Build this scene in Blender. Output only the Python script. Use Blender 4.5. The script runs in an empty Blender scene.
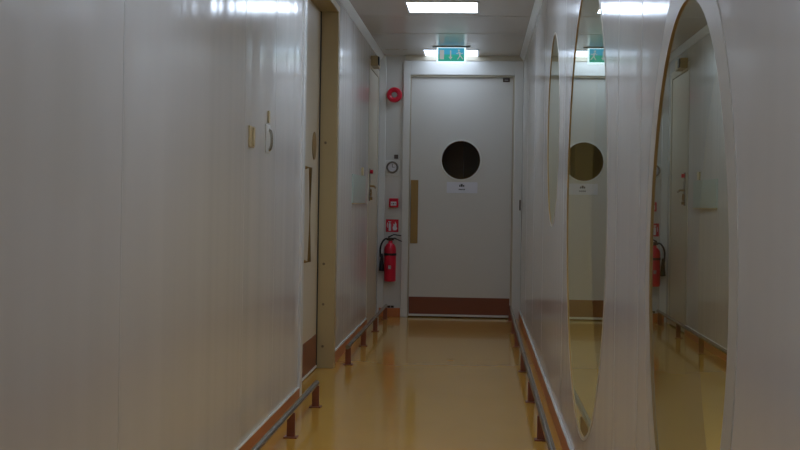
import bpy, bmesh, math, random
from mathutils import Matrix, Vector
random.seed(4)
PI = math.pi
scn = bpy.context.scene
COL = scn.collection

# ------------------------------------------------------------------ materials
def mat(name, col, rough=0.5, metal=0.0, spec=0.5, bump=None, var=None, coat=0.0):
    m = bpy.data.materials.new(name); m.use_nodes = True
    nt = m.node_tree; b = nt.nodes['Principled BSDF']
    b.inputs['Base Color'].default_value = (*col, 1)
    b.inputs['Roughness'].default_value = rough
    b.inputs['Metallic'].default_value = metal
    b.inputs['Specular IOR Level'].default_value = spec
    b.inputs['Coat Weight'].default_value = coat
    b.inputs['Coat Roughness'].default_value = 0.05
    tc = nt.nodes.new('ShaderNodeTexCoord')
    if var:                                   # (second colour, scale xyz, noise scale)
        mp = nt.nodes.new('ShaderNodeMapping'); mp.inputs['Scale'].default_value = var[1]
        nz = nt.nodes.new('ShaderNodeTexNoise'); nz.inputs['Scale'].default_value = var[2]
        nz.inputs['Detail'].default_value = 5
        mx = nt.nodes.new('ShaderNodeMix'); mx.data_type = 'RGBA'
        mx.inputs['A'].default_value = (*col, 1); mx.inputs['B'].default_value = (*var[0], 1)
        nt.links.new(tc.outputs['Object'], mp.inputs['Vector'])
        nt.links.new(mp.outputs['Vector'], nz.inputs['Vector'])
        nt.links.new(nz.outputs['Fac'], mx.inputs['Factor'])
        nt.links.new(mx.outputs['Result'], b.inputs['Base Color'])
    if bump:                                  # list of (scale xyz, noise scale, strength, distance)
        prev = None
        for sc, ns, st, di in bump:
            mp = nt.nodes.new('ShaderNodeMapping'); mp.inputs['Scale'].default_value = sc
            nz = nt.nodes.new('ShaderNodeTexNoise'); nz.inputs['Scale'].default_value = ns
            nz.inputs['Detail'].default_value = 1
            bp = nt.nodes.new('ShaderNodeBump'); bp.inputs['Strength'].default_value = st
            bp.inputs['Distance'].default_value = di
            nt.links.new(tc.outputs['Object'], mp.inputs['Vector'])
            nt.links.new(mp.outputs['Vector'], nz.inputs['Vector'])
            nt.links.new(nz.outputs['Fac'], bp.inputs['Height'])
            if prev: nt.links.new(prev.outputs['Normal'], bp.inputs['Normal'])
            prev = bp
        nt.links.new(prev.outputs['Normal'], b.inputs['Normal'])
    return m

def emis(name, col, s):
    m = bpy.data.materials.new(name); m.use_nodes = True
    b = m.node_tree.nodes['Principled BSDF']
    b.inputs['Base Color'].default_value = (*col, 1)
    b.inputs['Emission Color'].default_value = (*col, 1)
    b.inputs['Emission Strength'].default_value = s
    b.inputs['Roughness'].default_value = 0.4
    return m

def glass(name, ior, tint, film=0.0):     # film: reflective coating share at normal incidence
    m = bpy.data.materials.new(name); m.use_nodes = True
    nt = m.node_tree; nt.nodes.clear()
    out = nt.nodes.new('ShaderNodeOutputMaterial')
    f = nt.nodes.new('ShaderNodeFresnel'); f.inputs['IOR'].default_value = ior
    t = nt.nodes.new('ShaderNodeBsdfTransparent'); t.inputs['Color'].default_value = (*tint, 1)
    g = nt.nodes.new('ShaderNodeBsdfGlossy'); g.inputs['Roughness'].default_value = 0.0
    g.inputs['Color'].default_value = (0.94, 1.0, 0.95, 1)
    mx = nt.nodes.new('ShaderNodeMixShader')
    ma = nt.nodes.new('ShaderNodeMath'); ma.operation = 'MULTIPLY_ADD'
    ma.inputs[1].default_value = 1-film; ma.inputs[2].default_value = film
    nt.links.new(f.outputs[0], ma.inputs[0]); nt.links.new(ma.outputs[0], mx.inputs[0]); nt.links.new(t.outputs[0], mx.inputs[1])
    nt.links.new(g.outputs[0], mx.inputs[2]); nt.links.new(mx.outputs[0], out.inputs[0])
    return m

WB = [((1, 3.2, 0.08), 2.0, 0.40, 0.006), ((1, 1.2, 0.5), 1.5, 0.35, 0.006)]
WL = [((1, 3.2, 0.08), 2.0, 0.6, 0.007), ((1, 1.2, 0.5), 1.5, 0.35, 0.006)]
M = dict(
    wall_wavy=mat('wavy_glossy_cream_panel', (0.73, 0.70, 0.66), 0.15, bump=WL, var=((0.70, 0.67, 0.632), (1, 1, 0.3), 0.8)),
    wall=mat('glossy_cream_panel', (0.73, 0.70, 0.66), 0.13, bump=WB, var=((0.70, 0.67, 0.632), (1, 1, 0.3), 0.8)),
    endwall=mat('end_wall_paint', (0.68, 0.67, 0.63), 0.40),
    joint=mat('panel_joint_sealant', (0.60, 0.59, 0.55), 0.3),
    ceil=mat('ceiling_panel', (0.60, 0.56, 0.50), 0.22, bump=[((1.5, 1.0, 1), 1.0, 0.15, 0.004)]),
    cjoint=mat('ceiling_joint', (0.42, 0.39, 0.34), 0.5),
    floor=mat('amber_epoxy_floor', (0.75, 0.42, 0.065), 0.14, spec=0.5, coat=0.3,
              bump=[((2, 2, 2), 2.0, 0.10, 0.004)], var=((0.67, 0.36, 0.055), (1, 1, 1), 2.5)),
    skirt=mat('brown_skirting_vinyl', (0.58, 0.19, 0.06), 0.35),
    white=mat('white_trim', (0.78, 0.78, 0.74), 0.3),
    cap=mat('white_cap_strip', (0.82, 0.80, 0.74), 0.35),
    tan=mat('tan_frame_paint', (0.50, 0.39, 0.20), 0.35),
    leaf=mat('door_leaf_cream', (0.72, 0.70, 0.65), 0.30),
    frame=mat('door_frame_white', (0.76, 0.75, 0.71), 0.30),
    beige=mat('beige_side_door', (0.70, 0.63, 0.50), 0.35),
    kick=mat('brown_kick_plate', (0.23, 0.065, 0.028), 0.35),
    bronze=mat('brass_pull', (0.36, 0.22, 0.07), 0.35, metal=0.35),
    steel=mat('brushed_steel', (0.40, 0.37, 0.32), 0.22, metal=1.0),
    post=mat('post_brown_reflection', (0.26, 0.09, 0.05), 0.35, metal=0.2),  # brown reflections on the steel posts, put into the base colour
    black=mat('black_rubber', (0.012, 0.012, 0.012), 0.5),
    dark=mat('dark_brown_plastic', (0.06, 0.035, 0.02), 0.4),
    bezel=mat('grey_brown_bezel', (0.20, 0.17, 0.14), 0.4),
    red=mat('signal_red', (0.66, 0.006, 0.035), 0.28),
    grey=mat('grey_plastic', (0.42, 0.42, 0.42), 0.4),
    paper=mat('paper_white', (0.80, 0.80, 0.86), 0.6),
    ink=mat('dark_ink', (0.08, 0.08, 0.09), 0.6),
    green=mat('pale_green_notice', (0.55, 0.66, 0.60), 0.2),
    fixture=mat('cream_plastic', (0.66, 0.55, 0.32), 0.4),
    gasket=mat('ochre_window_gasket', (0.42, 0.27, 0.10), 0.4),
    ring=mat('cream_window_ring', (0.62, 0.58, 0.50), 0.28),
    blind=mat('olive_blind', (0.60, 0.52, 0.28), 0.7, var=((0.50, 0.43, 0.22), (1, 14, 0.2), 2.0)),
    darkroom=mat('dark_wood_lobby', (0.55, 0.26, 0.09), 0.6),
    screw=mat('dull_screw', (0.22, 0.17, 0.10), 0.4, metal=0.6),
    glass=glass('window_glass', 1.7, (0.95, 0.95, 0.88), 0.45),
    vglass=glass('vision_glass', 1.45, (0.90, 0.80, 0.65)),
    light=emis('added_light_diffuser', (0.67, 0.80, 1.0), 6.5), light2=emis('dimmer_light_diffuser', (0.67, 0.80, 1.0), 2.0),
    lamp=emis('added_warm_glow', (1.0, 0.85, 0.38), 4.0),
    light1=emis('front_light_diffuser', (0.67, 0.80, 1.0), 4.6),
    light3=emis('added_rear_light_diffuser', (0.67, 0.80, 1.0), 5.3),
    rebate=mat('cream_tan_rebate_paint', (0.60, 0.54, 0.42), 0.4),
    sgreen=emis('exit_green', (0.03, 0.32, 0.24), 0.42),
    sblue=emis('exit_blue', (0.04, 0.25, 0.38), 0.55),
    swhite=emis('exit_white', (0.62, 0.78, 0.85), 0.75),
    sgrey=emis('exit_grey', (0.40, 0.44, 0.44), 0.35),
)

# ------------------------------------------------------------------ helpers
class MB:
    def __init__(s): s.bm = bmesh.new()
    def box(s, x0, x1, y0, y1, z0, z1, bev=0.0):
        r = bmesh.ops.create_cube(s.bm, size=1)
        vs = r['verts']
        for v in vs:
            v.co = Vector(((x0+x1)/2 + v.co.x*(x1-x0), (y0+y1)/2 + v.co.y*(y1-y0), (z0+z1)/2 + v.co.z*(z1-z0)))
        if bev:
            es = list({e for v in vs for e in v.link_edges})
            bmesh.ops.bevel(s.bm, geom=es, offset=bev, segments=2, affect='EDGES', profile=0.5)
        return s
    def lathe(s, prof, origin, axis='Y', n=40):
        """prof: list of (radius, distance along the axis)"""
        rings = []
        for r, h in prof:
            ring = []
            for i in range(n):
                a = 2*PI*i/n; c, d = math.cos(a)*r, math.sin(a)*r
                p = {'X': (h, c, d), 'Y': (c, h, d), 'Z': (c, d, h)}[axis]
                ring.append(s.bm.verts.new(Vector(origin) + Vector(p)))
                if r < 1e-6: break
            rings.append(ring)
        for a, b in zip(rings, rings[1:]):
            for i in range(n):
                j = (i+1) % n
                if len(a) == 1 and len(b) == 1: continue
                if len(a) == 1: vs = (a[0], b[i], b[j])
                elif len(b) == 1: vs = (a[i], a[j], b[0])
                else: vs = (a[i], a[j], b[j], b[i])
                try: s.bm.faces.new(vs)
                except ValueError: pass
        return s
    def cyl(s, r, h0, h1, origin, axis='Y', n=32, bev=0.0):
        if bev: return s.lathe([(0, h0), (r-bev, h0), (r, h0+bev), (r, h1-bev), (r-bev, h1), (0, h1)], origin, axis, n)
        return s.lathe([(0, h0), (r, h0), (r, h1), (0, h1)], origin, axis, n)
    def tube(s, pts, r, n=12):
        pts = [Vector(p) for p in pts]; rings = []
        for i, p in enumerate(pts):
            t = (pts[min(i+1, len(pts)-1)] - pts[max(i-1, 0)]).normalized()
            u = t.cross(Vector((0, 0, 1)))
            if u.length < 1e-3: u = t.cross(Vector((0, 1, 0)))
            u.normalize(); w = t.cross(u)
            rings.append([s.bm.verts.new(p + r*(u*math.cos(2*PI*k/n) + w*math.sin(2*PI*k/n))) for k in range(n)])
        for a, b in zip(rings, rings[1:]):
            for i in range(n): s.bm.faces.new((a[i], a[(i+1) % n], b[(i+1) % n], b[i]))
        s.bm.faces.new(rings[0]); s.bm.faces.new(rings[-1])
        return s
    def poly(s, pts, frm, thick):
        """prism of a 2D outline; frm maps (u,v,w) to a point"""
        a = [s.bm.verts.new(frm(u, v, 0)) for u, v in pts]; b = [s.bm.verts.new(frm(u, v, thick)) for u, v in pts]
        s.bm.faces.new(a); s.bm.faces.new(b[::-1])
        for i in range(len(a)):
            j = (i+1) % len(a); s.bm.faces.new((a[i], b[i], b[j], a[j]))
        return s
    def build(s, name, m, parent=None, smooth=False):
        bmesh.ops.recalc_face_normals(s.bm, faces=s.bm.faces[:])
        if 'glass' in str(m):                     # panes face the corridor
            for f in s.bm.faces:
                f.normal_update()
                if f.normal.dot(Vector((-0.3, -1, 0) if m == 'vglass' else (-1, 0, 0))) < 0: f.normal_flip()
        me = bpy.data.meshes.new(name); s.bm.to_mesh(me); s.bm.free()
        me.materials.append(M[m] if isinstance(m, str) else m)
        if smooth:
            for p in me.polygons: p.use_smooth = True
            try: me.set_sharp_from_angle(angle=math.radians(35))
            except Exception: pass
        o = bpy.data.objects.new(name, me); COL.objects.link(o)
        if parent:
            o.parent = parent
            o.matrix_parent_inverse = Matrix.Translation(-parent.location)
        return o

def plate(name, rect, holes, rects, w0, w1, axis, m, parent=None):
    """slab with round holes (u,v,r) and rectangular holes (u0,u1,v0,v1); axis is the slab normal, u is the other horizontal axis, v is Z"""
    cu = bpy.data.curves.new('tmp', 'CURVE'); cu.dimensions = '2D'; cu.fill_mode = 'BOTH'
    def spl(pts):
        sp = cu.splines.new('POLY'); sp.points.add(len(pts)-1)
        for p, q in zip(sp.points, pts): p.co = (q[0], q[1], 0, 1)
        sp.use_cyclic_u = True
    u0, u1, v0, v1 = rect; spl([(u0, v0), (u1, v0), (u1, v1), (u0, v1)])
    for a, b, c, d in rects: spl([(a, c), (b, c), (b, d), (a, d)])
    for k, (cx, cz, r) in enumerate(holes):
        q = SZ[k] if len(holes) == 3 else 1.0
        spl([(cx + r*math.cos(2*PI*i/96), cz + q*r*math.sin(2*PI*i/96)) for i in range(96)])
    cu.extrude = (w1-w0)/2
    t = bpy.data.objects.new('tmp', cu); COL.objects.link(t)
    dg = bpy.context.evaluated_depsgraph_get()
    me = bpy.data.meshes.new_from_object(t.evaluated_get(dg))
    bpy.data.objects.remove(t); bpy.data.curves.remove(cu)
    mid = (w0+w1)/2
    for v in me.vertices:
        u, z, w = v.co
        v.co = (u, mid+w, z) if axis == 'Y' else (mid+w, u, z)
    bm = bmesh.new(); bm.from_mesh(me); bmesh.ops.remove_doubles(bm, verts=bm.verts[:], dist=1e-5)
    bmesh.ops.recalc_face_normals(bm, faces=bm.faces[:]); bm.to_mesh(me); bm.free()
    me.name = name; me.materials.clear(); me.materials.append(M[m])
    o = bpy.data.objects.new(name, me); COL.objects.link(o)
    if parent:
        o.parent = parent; o.matrix_parent_inverse = Matrix.Translation(-parent.location)
    return o

def empty(name, loc):
    o = bpy.data.objects.new(name, None); o.location = loc; o.empty_display_size = 0.1
    COL.objects.link(o); return o
def tag(o, label=None, cat=None, group=None, kind=None):
    if label: o['label'] = label
    if cat: o['category'] = cat
    if group: o['group'] = group
    if kind: o['kind'] = kind
    return o
def struct(o, label, cat): return tag(o, label, cat, kind='structure')

# ------------------------------------------------------------------ dimensions (metres)
XL, XR, YE, YB, ZC = -0.88, 0.36, 10.5, -3.2, 2.25
ZF = -0.02        # floor level
W_ = [(6.07, 1.345, 0.470), (4.235, 0.965, 0.785), (2.172, 0.842, 0.408)]
SZ = [1.0, 1.0, 1.21]     # height / width of each window
# round windows (y, z, radius)

# ------------------------------------------------------------------ shell
struct(MB().box(-1.1, 0.55, YB-0.1, 12.2, ZF-0.12, ZF).build('floor', 'floor'), 'glossy amber resin floor running down the corridor', 'floor')
ce = struct(MB().box(XL-0.1, XR+0.1, YB-0.1, YE+0.1, ZC, ZC+0.1).build('ceiling', 'ceil'), 'smooth glossy greyish ceiling of wide panels', 'ceiling')
for y in (8.27, 9.12, 5.9, 6.75, 3.5, 4.3):
    MB().box(XL, XR, y-0.003, y+0.003, ZC-0.001, ZC+0.004).build('panel_joint', 'cjoint', ce)

wl = struct(plate('wall_left', (YB, YE+0.1, ZF-0.03, ZC), [], [(5.95, 7.18, ZF-0.02, 2.12), (9.50, 10.34, ZF-0.02, 2.07)], XL-0.1, XL, 'X', 'wall_wavy'),
            'long glossy cream panelled wall on the left', 'wall')
for y in (0.6, 1.75, 2.93, 4.47, 5.15, 8.3):
    MB().box(XL-0.002, XL+0.0004, y-0.0025, y+0.0025, 0.09, ZC-0.03).build('panel_joint', 'joint', wl)
wr = struct(plate('wall_right', (YB, YE+0.1, ZF-0.03, ZC), W_, [], XR, XR+0.1, 'X', 'wall'),
            'glossy cream panelled wall on the right with round windows', 'wall')
for y in (1.30, 2.76, 3.22, 5.25, 6.9, 8.1, 9.3):
    MB().box(XR-0.0004, XR+0.002, y-0.0025, y+0.0025, 0.09, ZC-0.03).build('panel_joint', 'joint', wr)
we = struct(plate('wall_end', (XL, XR, ZF-0.03, ZC), [], [(-0.66, 0.32, ZF-0.02, 2.17)], YE, YE+0.1, 'Y', 'endwall'),
            'cream end wall around the closed door', 'wall')
struct(MB().box(XL-0.1, XR+0.1, YB-0.1, YB, ZF, ZC).build('wall_back', 'endwall'), 'cream wall closing the corridor behind the viewer', 'wall')

# coved trims under the ceiling
def cove(x, sgn, y0, y1):
    b = MB()
    b.poly([(0, 0), (sgn*0.034, 0), (sgn*0.030, -0.006), (sgn*0.006, -0.040), (0, -0.045)], lambda u, v, w: Vector((x+u, y0+w, ZC+v)), y1-y0)
    return b
struct(cove(XL, 1, YB, YE).build('trim_1', 'frame'), 'cream cove strip between left wall and ceiling', 'trim')
struct(cove(XR, -1, YB, YE).build('trim_2', 'frame'), 'cream cove strip between right wall and ceiling', 'trim')
struct(MB().box(XL, XL+0.055, YE-0.022, YE, ZF, ZC, 0.004).build('trim_3', 'white'), 'white corner post between left wall and end wall', 'trim')
struct(MB().box(-0.66, XR, YE-0.03, YE, 2.2055, 2.25, 0.001).build('trim_4', 'rebate'), 'tan strip over the end door frame', 'trim')

# skirtings: brown vinyl with a white cap strip
def skirting(name, x0, x1, y0, y1, capedge, label):
    o = MB().box(x0, x1, y0, y1, ZF, 0.053).build(name, 'skirt')
    MB().box(min(x0, x1), max(x0, x1), y0, y1, 0.053, 0.058, 0.001).build('cap_strip', 'cap', o)
    return struct(o, label, 'skirting')
skirting('baseboard_left', XL, XL+0.010, YB, 5.90, 0, 'brown skirting with white top strip, near part of left wall')
skirting('baseboard_left.001', XL, XL+0.010, 7.235, 9.47, 0, 'brown skirting with white top strip beyond the left side door')
skirting('baseboard_right', XR-0.011, XR, YB, YE, 0, 'brown skirting with white top strip along right wall')
o = MB().box(XL+0.018, -0.678, YE-0.03, YE, ZF, 0.056, 0.002).build('baseboard_end', 'skirt')
struct(o, 'reddish brown skirting under the fire extinguisher', 'skirting')

# ------------------------------------------------------------------ round windows of the right wall
wl_lab = ['smallest-looking far round window, high on right wall', 'large middle round window reaching almost to the floor', 'near round window with a wide cream ring']
for i, (y, z, r) in enumerate(W_):
    w = struct(empty('window_%d' % (i+1), (XR, y, z)), wl_lab[i], 'window')
    rw = 0.058 if i == 2 else 0.012
    def oval(prof, name, m, smooth=True):
        b = MB().lathe(prof, (XR, y, z), 'X', 96)
        for v in b.bm.verts: v.co.z = z + (v.co.z - z)*SZ[i]
        return b.build(name, m, w, smooth)
    oval([(r, 0.001), (r, -0.0015), (r+rw, -0.0015), (r+rw, 0.001)], 'window_frame', 'ring')
    oval([(r-0.0005, 0.004), (r-0.0005, -0.0012)], 'gasket', 'gasket')
    oval([(0, 0.002), (r-0.0006, 0.002)], 'glass_pane', 'glass', False)
    oval([(r-0.001, 0.004), (r-0.001, 0.10)], 'reveal', 'ring')
# the room behind the windows, dimly lit by an added, unseen lamp
b = MB(); x0, x1, y0, y1 = XR+0.1, 2.2, 0.6, 8.2
b.box(x1, x1+0.05, y0, y1, ZF, ZC); b.box(x0, x1, y0-0.05, y0, ZF, ZC); b.box(x0, x1, y1, y1+0.05, ZF, ZC)
b.box(x0, x1, y0, y1, ZF-0.05, ZF); b.box(x0, x1, y0, y1, ZC, ZC+0.05)
struct(b.build('wall_side_room', 'blind'), 'olive walls of the dim room behind the round windows', 'wall')
# ------------------------------------------------------------------ end door
d = struct(empty('door_1', (-0.17, YE, ZF)), 'closed cream door with round dark vision panel and brown kick plate', 'door')
b = MB()
b.box(-0.675, -0.617, YE-0.025, YE+0.09, ZF, 2.205, 0.004); b.box(0.288, 0.3595, YE-0.025, YE+0.09, ZF, 2.205, 0.004)
b.box(-0.617, 0.288, YE-0.025, YE+0.09, 2.083, 2.205, 0.004)
b.build('door_frame', 'frame', d)
b = MB(); b.box(-0.617, -0.610, YE-0.010, YE+0.03, ZF, 2.083); b.box(0.276, 0.288, YE-0.010, YE+0.03, ZF, 2.083)
b.box(-0.610, 0.276, YE-0.010, YE+0.03, 2.068, 2.083); b.build('door_stop', 'rebate', d)
plate('door_leaf', (-0.607, 0.273, ZF+0.012, 2.066), [(-0.168, 1.348, 0.168)], [], YE+0.012, YE+0.055, 'Y', 'leaf', d)
MB().lathe([(0.166, 0.0), (0.166, -0.006), (0.176, -0.006), (0.178, 0.0)], (-0.168, YE+0.012, 1.348), 'Y', 64).build('vision_ring', 'frame', d, True)
MB().lathe([(0, 0), (0.167, 0)], (-0.168, YE+0.03, 1.348), 'Y', 64).build('vision_glass', 'vglass', d)
MB().box(-0.603, 0.268, YE+0.008, YE+0.0125, 0.008, 0.156, 0.001).build('kick_plate', 'kick', d)
MB().box(-0.607, 0.273, YE+0.002, YE+0.0125, -0.010, 0.006, 0.001).build('bottom_seal', 'cap', d)
MB().box(-0.60, -0.535, YE+0.004, YE+0.0125, 0.62, 1.17, 0.002).build('push_plate', 'bronze', d)
ps = MB().box(-0.288, -0.022, YE+0.0095, YE+0.0125, 1.062, 1.158).build('paper_notice', 'paper', d)
b = MB()
for k, (a, c) in enumerate([(0, 0.010), (0.013, 0.030), (0.033, 0.044)]): b.box(-0.180+a, -0.180+c, YE+0.008, YE+0.0096, 1.117, 1.133+(0.008 if k == 1 else 0))
for k in range(5): b.box(-0.184+k*0.0115, -0.176+k*0.0115, YE+0.008, YE+0.0096, 1.089, 1.099)
b.build('lettering', 'ink', ps)
MB().box(0.185, 0.245, YE+0.006, YE+0.0125, 2.028, 2.062, 0.002).build('corner_plate', 'dark', d)
b = MB()
for k in range(3): b.box(0.20+k*0.011, 0.208+k*0.011, YE+0.005, YE+0.0065, 2.041, 2.049)
b.build('plate_marking', 'grey', d)
MB().box(0.340, 0.352, YE-0.032, YE-0.024, 0.92, 1.01, 0.002).build('hinge', 'dark', d)
# the unlit lobby seen through the vision panel
b = MB(); b.box(-1.1, 0.55, 11.9, 12.0, ZF, 2.4); b.box(-1.1, -1.0, YE+0.1, 11.9, ZF, 2.4); b.box(0.45, 0.55, YE+0.1, 11.9, ZF, 2.4)
b.box(-1.1, 0.55, YE+0.1, 12.0, 2.4, 2.5); b.box(-0.30, -0.16, 11.4, 11.9, 0, 2.3)
struct(b.build('wall_lobby', 'darkroom'), 'dim brown lobby wall seen through the round vision panel', 'wall')

# ------------------------------------------------------------------ side door in a frame, left wall
d = struct(empty('door_2', (XL, 6.56, ZF)), 'side door in left wall with long pull handle and tan frame', 'door')
b = MB(); b.box(XL-0.09, XL+0.028, 7.15, 7.225, ZF, 2.14, 0.004)
fr = b.build('door_frame', 'tan', d)
MB().box(XL-0.09, XL+0.028, 5.97, 7.15, 2.10, 2.14, 0.003).build('door_head', 'tan', d)
MB().box(XL-0.09, XL+0.012, 5.90, 5.972, ZF, 2.14, 0.003).build('near_jamb', 'frame', d)
MB().box(XL-0.115, XL-0.078, 5.975, 7.138, ZF+0.012, 2.095, 0.002).build('door_leaf', 'beige', d)
MB().box(XL-0.10, XL-0.072, 7.138, 7.1495, ZF, 2.10).build('edge_gap_shade', 'black', d)  # black strip standing in for the shaded gap between leaf and frame
MB().box(XL-0.0785, XL-0.075, 6.02, 7.13, 0.0, 0.185, 0.001).build('kick_plate', 'kick', d)
MB().box(XL-0.0785, XL-0.07, 6.02, 7.13, -0.012, 0.0, 0.001).build('bottom_seal', 'cap', d)
b = MB(); b.tube([(XL-0.078, 6.60, 1.155), (XL-0.05, 6.60, 1.155), (XL-0.05, 6.60, 0.64), (XL-0.078, 6.60, 0.64)], 0.010); b.build('pull_handle', 'bronze', d, True)
MB().cyl(0.08, 0, 0.003, (XL-0.078, 6.93, 1.292), 'X', 40).build('round_finger_plate', 'bronze', d, True)
for z in (1.32, 0.60, 0.36, 0.11):
    MB().cyl(0.008, -0.003, 0.001, (-0.92, 7.15, z), 'Y', 16).build('screw', 'screw', fr, True)

# far side door, flush in the left wall
d = struct(empty('door_3', (XL, 9.92, ZF)), 'narrow beige side door beside the corridor end, left wall', 'door')
b = MB(); b.box(XL-0.05, XL+0.003, 9.47, 9.53, ZF, 2.10, 0.002); b.box(XL-0.05, XL+0.003, 10.31, 10.37, ZF, 2.10, 0.002); b.box(XL-0.05, XL+0.003, 9.53, 10.31, 2.04, 2.10, 0.002)
b.build('door_frame', 'rebate', d)
MB().box(XL-0.045, XL-0.002, 9.535, 10.305, ZF+0.01, 2.035, 0.002).build('door_leaf', 'beige', d)
cl = MB().box(XL+0.0, XL+0.058, 9.56, 9.82, 2.055, 2.135, 0.005).build('door_closer', 'tan', d)
MB().box(XL+0.058, XL+0.068, 9.56, 9.64, 2.062, 2.128, 0.002).build('closer_cap', 'black', cl)
lk = MB().box(XL-0.006, XL+0.004, 9.60, 9.66, 0.98, 1.24, 0.002).build('lock_plate', 'steel', d)
MB().cyl(0.016, 0, 0.022, (XL+0.004, 9.63, 1.215), 'X', 20).build('red_indicator', 'red', lk, True)
b = MB(); b.tube([(XL+0.004, 9.63, 1.10), (XL+0.035, 9.63, 1.10), (XL+0.038, 9.70, 1.09), (XL+0.036, 9.74, 1.088)], 0.008)
b.build('lever', 'bronze', lk, True)
b = MB(); b.tube([(XL+0.012, 9.63 + 0.02*math.cos(a), 1.045 + 0.028*math.sin(a)) for a in [2*PI*k/20 for k in range(21)]], 0.005); b.build('key_ring', 'bronze', lk, True)
MB().cyl(0.012, 0, 0.02, (XL+0.004, 9.63, 1.0), 'X', 20).build('lock_cylinder', 'bronze', lk, True)

# ------------------------------------------------------------------ low steel guard rails on posts
def rail(name, x, wallx, y0, y1, posts, label, joints=()):
    e = empty(name, (x, (y0+y1)/2, ZF)); tag(e, label, 'guard rail', 'low guard rails along the walls')
    MB().tube([(x, y0, 0.092), (x, y1, 0.092)], 0.0135, 20).build('rail_tube', 'steel', e, True)
    for y in joints: MB().cyl(0.0155, -0.02, 0.02, (x, y, 0.092), 'Y', 20).build('rail_coupling', 'steel', e, True)
    for y in posts:
        p = MB().box(x-0.017, x+0.017, y-0.006, y+0.006, ZF+0.004, 0.084, 0.001).build('post', 'post', e)
        MB().box(x-0.028, x+0.028, y-0.026, y+0.026, ZF, ZF+0.005, 0.001).build('base_plate', 'post', p)
    return e
rail('guard_rail', -0.775, XL, 0.3, 5.82, [0.9, 1.8, 2.7, 3.55, 4.22, 5.03, 5.79], 'low steel guard rail along left wall before the side door')
rail('guard_rail', -0.785, XL, 7.28, 10.30, [7.33, 8.30, 9.25, 10.2], 'low steel guard rail along left wall beyond the side door')
rail('guard_rail', 0.272, XR, 0.3, 10.40, [1, 2, 3, 4.05, 5.12, 6.1, 7.2, 8.45, 9.3, 10.25], 'low steel guard rail along right wall under the round windows', [7.12])

# ------------------------------------------------------------------ ceiling lights
def light(y, label, m='light'):
    e = empty('ceiling_light', (-0.26, y, ZC)); tag(e, label, 'ceiling light', 'flat ceiling light panels')
    x0, x1 = -0.485, -0.035
    b = MB(); b.box(x0-0.012, x0, y-0.212, y+0.212, ZC-0.004, ZC); b.box(x1, x1+0.012, y-0.212, y+0.212, ZC-0.004, ZC)
    b.box(x0, x1, y-0.212, y-0.20, ZC-0.004, ZC); b.box(x0, x1, y+0.20, y+0.212, ZC-0.004, ZC)
    b.build('light_frame', 'white', e)
    MB().box(x0, x1, y-0.20, y+0.20, ZC-0.003, ZC-0.0005).build('diffuser', m, e)
light(7.89, 'square flush ceiling light in front of the exit sign', 'light1')
light(10.27, 'square flush ceiling light behind the exit sign, above the end door', 'light2')
e = tag(empty('added_room_lamp', (1.6, 4.5, ZC)), 'unseen warm lamp added for a dim glow in the room behind the round windows', 'added lamp')
MB().box(1.4, 1.8, 3.9, 5.1, ZC-0.03, ZC-0.001, 0.004).build('diffuser', 'lamp', e)
for y, n in ((5.5, 'first'), (3.1, 'second'), (0.7, 'third'), (-1.7, 'fourth')):  # unseen lights added along the row to light walls and floor
    light(y, '%s added ceiling light overhead, out of view, counting back from the visible ones' % n, 'light' if y > 5 else 'light3')

# ------------------------------------------------------------------ exit sign
SY, SX = 9.88, -0.25
e = tag(empty('exit_sign', (SX, SY, ZC)), 'green emergency exit sign with running figure hanging from ceiling', 'exit sign')
MB().box(SX-0.155, SX+0.155, SY-0.03, SY+0.03, ZC-0.008, ZC, 0.002).build('ceiling_bracket', 'grey', e)
MB().box(SX-0.119, SX+0.119, SY-0.008, SY+0.012, 2.116, 2.243, 0.003).build('acrylic_panel', 'swhite', e)
f = MB().box(SX-0.106, SX+0.106, SY-0.011, SY-0.008, 2.130, 2.185).build('green_face', 'sgreen', e)
MB().box(SX-0.106, SX+0.106, SY-0.011, SY-0.008, 2.185, 2.238).build('blue_green_face', 'sblue', e)
fr_ = lambda u, v, w: Vector((SX+u, SY-0.0112-w, 2.184+v))
MB().poly([(-0.094, -0.038), (-0.094, 0.038), (-0.058, 0.038), (-0.058, -0.038)], fr_, 0.001).build('door_symbol', 'sgrey', e)
MB().poly([(-0.010, 0.034), (0.000, 0.034), (0.000, -0.018), (0.012, -0.018), (-0.005, -0.040), (-0.022, -0.018), (-0.010, -0.018)], fr_, 0.001).build('arrow_symbol', 'sgrey', e)
b = MB()
b.poly([(0.062 + 0.008*math.cos(a), 0.034 + 0.008*math.sin(a)) for a in [2*PI*k/14 for k in range(14)]], fr_, 0.001)
b.poly([(0.058, 0.024), (0.071, 0.020), (0.078, -0.006), (0.066, -0.008)], fr_, 0.001)
b.poly([(0.066, -0.006), (0.078, -0.008), (0.068, -0.022), (0.056, -0.040), (0.048, -0.038), (0.060, -0.020)], fr_, 0.001)
b.poly([(0.068, -0.004), (0.078, -0.008), (0.090, -0.022), (0.098, -0.034), (0.091, -0.038), (0.082, -0.026)], fr_, 0.001)
b.poly([(0.060, 0.022), (0.062, 0.015), (0.048, 0.004), (0.040, 0.010), (0.042, 0.014), (0.048, 0.011)], fr_, 0.001)
b.poly([(0.070, 0.020), (0.072, 0.012), (0.086, 0.004), (0.096, 0.012), (0.093, 0.017), (0.086, 0.011)], fr_, 0.001)
b.build('running_figure_symbol', 'sgrey', e)

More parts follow.
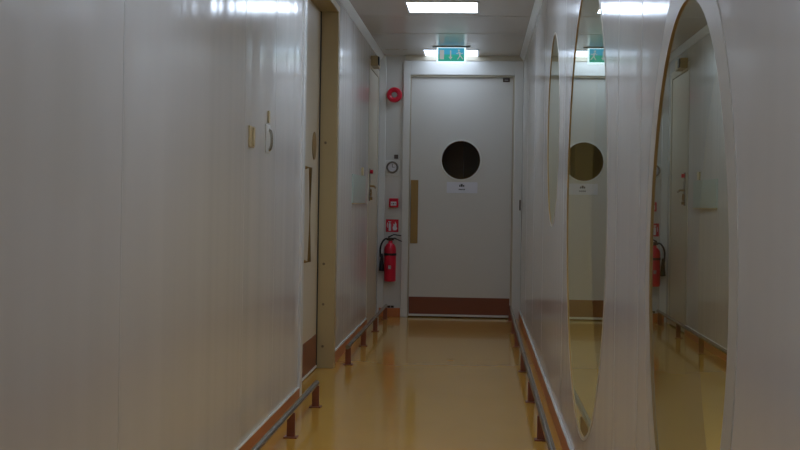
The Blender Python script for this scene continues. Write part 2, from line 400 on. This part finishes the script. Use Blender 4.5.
# ------------------------------------------------------------------ things on the end wall
Y = YE
e = tag(empty('fire_alarm_sounder', (-0.752, Y, 1.905)), 'round red fire alarm sounder with pale centre, high beside end door', 'alarm')
MB().cyl(0.055, -0.02, 0, (-0.752, Y, 1.905), 'Y', 40).build('mounting_base', 'red', e, True)
MB().lathe([(0.024, -0.048), (0.040, -0.060), (0.058, -0.058), (0.066, -0.045), (0.066, -0.022), (0.055, -0.018)], (-0.752, Y, 1.905), 'Y', 48).build('sounder_ring', 'red', e, True)
MB().lathe([(0, -0.050), (0.010, -0.052), (0.012, -0.046), (0.025, -0.044), (0.025, -0.02)], (-0.752, Y, 1.905), 'Y', 40).build('centre_grille', 'grey', e, True)

e = tag(empty('wall_gauge', (-0.765, Y, 1.272)), 'round dial gauge on a white square plate beside the door', 'gauge')
MB().box(-0.832, -0.70, Y-0.008, Y, 1.205, 1.338, 0.003).build('back_plate', 'white', e)
MB().lathe([(0.038, -0.008), (0.038, -0.026), (0.045, -0.030), (0.052, -0.026), (0.053, -0.008)], (-0.762, Y, 1.278), 'Y', 48).build('bezel', 'bezel', e, True)
MB().cyl(0.039, -0.016, -0.008, (-0.762, Y, 1.278), 'Y', 40).build('dial_face', 'paper', e, True)
b = MB(); b.box(-0.764, -0.760, Y-0.018, Y-0.016, 1.278, 1.306); b.box(-0.762, -0.742, Y-0.018, Y-0.016, 1.276, 1.280); b.build('pointer', 'ink', e)
tag(MB().box(-0.748, -0.712, Y-0.014, Y, 1.352, 1.388, 0.003).build('small_wall_box', 'dark'), 'tiny dark brown square fitting just above the dial gauge', 'wall fitting')

e = tag(empty('call_point', (-0.757, Y, 0.966)), 'small red square fire alarm call point above red sign', 'alarm call point')
MB().box(-0.785, -0.705, Y-0.045, Y+0.003, 0.928, 1.008, 0.006).build('housing', 'red', e)
MB().box(-0.770, -0.720, Y-0.047, Y-0.044, 0.944, 0.980, 0.001).build('break_glass', 'paper', e)
b = MB(); b.cyl(0.006, -0.049, -0.047, (-0.745, Y, 0.962), 'Y', 16); b.box(-0.766, -0.756, Y-0.0485, Y-0.047, 0.96, 0.964); b.box(-0.734, -0.724, Y-0.0485, Y-0.047, 0.96, 0.964); b.build('press_mark', 'ink', e)

e = tag(empty('extinguisher_sign', (-0.757, Y, 0.77)), 'square red sign with white pictogram above the fire extinguisher', 'sign')
MB().box(-0.812, -0.702, Y-0.004, Y, 0.715, 0.825).build('sign_board', 'red', e)
fs = lambda u, v, w: Vector((-0.757+u, Y-0.0041-w, 0.77+v))
b = MB()
b.poly([(-0.030, -0.044), (-0.030, 0.012), (-0.024, 0.022), (-0.024, 0.03), (-0.034, 0.032), (-0.034, 0.038), (-0.010, 0.038), (-0.010, 0.031), (-0.016, 0.03), (-0.016, 0.022), (-0.010, 0.012), (-0.010, -0.044)], fs, 0.001)
b.poly([(-0.042, 0.026), (-0.046, 0.0), (-0.042, -0.016), (-0.038, -0.016), (-0.040, 0.0), (-0.036, 0.024)], fs, 0.001)
b.poly([(0.010, -0.04), (0.004, -0.018), (0.012, 0.002), (0.010, 0.020), (0.022, 0.010), (0.026, 0.038), (0.038, 0.012), (0.036, -0.006), (0.044, -0.022), (0.036, -0.04)], fs, 0.001)
b.build('pictogram', 'paper', e)

# CO2 fire extinguisher hanging on the end wall
ex, ey = -0.765, Y-0.078
e = tag(empty('fire_extinguisher', (ex, ey, 0.29)), 'red fire extinguisher with black horn hanging beside end door', 'fire extinguisher')
MB().lathe([(0, 0.29), (0.044, 0.29), (0.051, 0.297), (0.051, 0.565), (0.047, 0.59), (0.034, 0.612), (0.020, 0.622), (0.018, 0.64), (0, 0.64)], (ex, ey, 0), 'Z', 40).build('cylinder', 'red', e, True)
MB().box(ex-0.012, ex+0.012, ey-0.0545, ey-0.050, 0.40, 0.43, 0.001).build('label', 'grey', e)
b = MB(); b.cyl(0.017, 0.636, 0.668, (ex, ey, 0), 'Z', 20); b.cyl(0.011, -0.03, 0.03, (ex, ey, 0.655), 'X', 16); b.build('valve', 'dark', e, True)
b = MB()
b.poly([(-0.02, 0.664), (-0.02, 0.678), (0.03, 0.70), (0.095, 0.690), (0.093, 0.682), (0.03, 0.690)], lambda u, v, w: Vector((ex+u, ey-0.010+w, v)), 0.02)
b.poly([(0.0, 0.655), (0.0, 0.664), (0.04, 0.668), (0.10, 0.640), (0.096, 0.633), (0.04, 0.658)], lambda u, v, w: Vector((ex+u, ey-0.010+w, v)), 0.02)
b.build('lever_handle', 'black', e)
pts = []
for k in range(15):
    a = PI*k/14
    pts.append((ex-0.030-0.028*(1-math.cos(a)), ey-0.012-0.02*math.sin(a), 0.655+0.02*math.sin(a) - 0.10*(k/14)**1.6))
b = MB(); b.tube(pts + [(ex-0.083, ey-0.010, 0.50)], 0.0075); b.build('hose', 'black', e, True)
MB().lathe([(0, 0.53), (0.010, 0.53), (0.013, 0.50), (0.024, 0.38), (0.022, 0.38), (0, 0.39)], (ex-0.083+0.010, ey-0.012, 0), 'Z', 24).build('horn', 'black', e, True)
MB().lathe([(0.0515, 0.515), (0.0535, 0.515), (0.0535, 0.535), (0.0515, 0.535), (0.0515, 0.515)], (ex, ey, 0), 'Z', 40).build('strap', 'black', e, True)
MB().box(ex-0.02, ex+0.02, ey+0.05, Y, 0.50, 0.60, 0.002).build('wall_bracket', 'black', e)

# small floor-level fitting on the end skirting
e = tag(empty('floor_stop', (-0.765, Y-0.018, 0.056)), 'tiny dark fitting on top of skirting below fire extinguisher', 'door stop')
b = MB(); b.cyl(0.013, 0, 0.018, (-0.775, Y-0.012, 0.0575), 'Z', 16); b.cyl(0.013, 0, 0.018, (-0.745, Y-0.012, 0.0575), 'Z', 16); b.build('stop_buffer', 'dark', e, True)
MB().box(-0.80, -0.72, Y-0.028, Y, 0.0562, 0.0585).build('stop_plate', 'grey', e)

# worn sticker strip on the ceiling near the end wall
e = tag(empty('ceiling_sticker', (-0.72, 10.1, ZC)), 'thin worn brown marks of a sticker on ceiling corner', 'sticker')
for x0, x1 in ((-0.81, -0.775), (-0.77, -0.735), (-0.73, -0.69), (-0.66, -0.62)):
    MB().box(x0, x1, 10.07, 10.12, ZC-0.0015, ZC).build('sticker_remnant', 'screw', e)

# ------------------------------------------------------------------ things on the left wall
e = tag(empty('wall_notice', (XL, 8.72, 1.07)), 'pale green framed notice on the left wall beyond the side door', 'notice')
MB().box(XL, XL+0.008, 8.30, 9.20, 0.965, 1.165, 0.001).build('notice_sheet', 'green', e)
MB().box(XL, XL+0.012, 8.30, 9.20, 0.957, 0.965, 0.001).build('lower_rail', 'tan', e)
MB().box(XL, XL+0.012, 8.95, 9.03, 1.17, 1.23, 0.002).build('clip', 'fixture', e)

e = tag(empty('wall_plate', (XL, 4.58, 1.215)), 'small ochre square switch plate on the left wall', 'switch plate')
MB().box(XL, XL+0.006, 4.545, 4.645, 1.175, 1.256, 0.002).build('back_plate', 'fixture', e)
MB().box(XL+0.006, XL+0.014, 4.59, 4.615, 1.180, 1.250, 0.003).build('rocker', 'fixture', e)

e = tag(empty('wall_handle', (XL, 5.0, 1.23)), 'chrome oval grip on slim white plate on left wall', 'handgrip')  # handle with a D-shaped grip, small tongue above it
MB().box(XL, XL+0.005, 4.90, 5.00, 1.168, 1.285, 0.002).build('back_plate', 'white', e)
b = MB(); b.tube([(XL+0.005 + 0.012*math.sin(a), 4.965, 1.222 - 0.042*math.cos(a)) for a in [PI*k/16 for k in range(17)]], 0.006); b.build('grip', 'steel', e, True)
MB().box(XL, XL+0.008, 4.95, 4.975, 1.292, 1.342, 0.002).build('latch_tongue', 'fixture', e)

# ------------------------------------------------------------------ camera, world, colour
cam = bpy.data.cameras.new('camera'); co = bpy.data.objects.new('camera', cam); COL.objects.link(co)
cam.sensor_width = 36; cam.lens = 1210*36/800; cam.clip_start = 0.05
cam.shift_y = -22.2/800
co.matrix_world = Matrix.Translation((0, 0, 0.97)) @ Matrix.Rotation(math.radians(3.77), 4, 'Z') @ Matrix.Rotation(PI/2, 4, 'X') @ Matrix.Rotation(math.radians(0.85), 4, 'Z')
scn.camera = co
wd = bpy.data.worlds.new('world'); scn.world = wd; wd.use_nodes = True
wd.node_tree.nodes['Background'].inputs[0].default_value = (0.01, 0.01, 0.012, 1)
scn.view_settings.view_transform = 'Standard'; scn.view_settings.look = 'None'
scn.view_settings.gamma = 1; scn.view_settings.use_curve_mapping = False
scn.view_settings.exposure = 1.0
scn.cycles.max_bounces = 10; scn.cycles.diffuse_bounces = 6; scn.cycles.glossy_bounces = 6
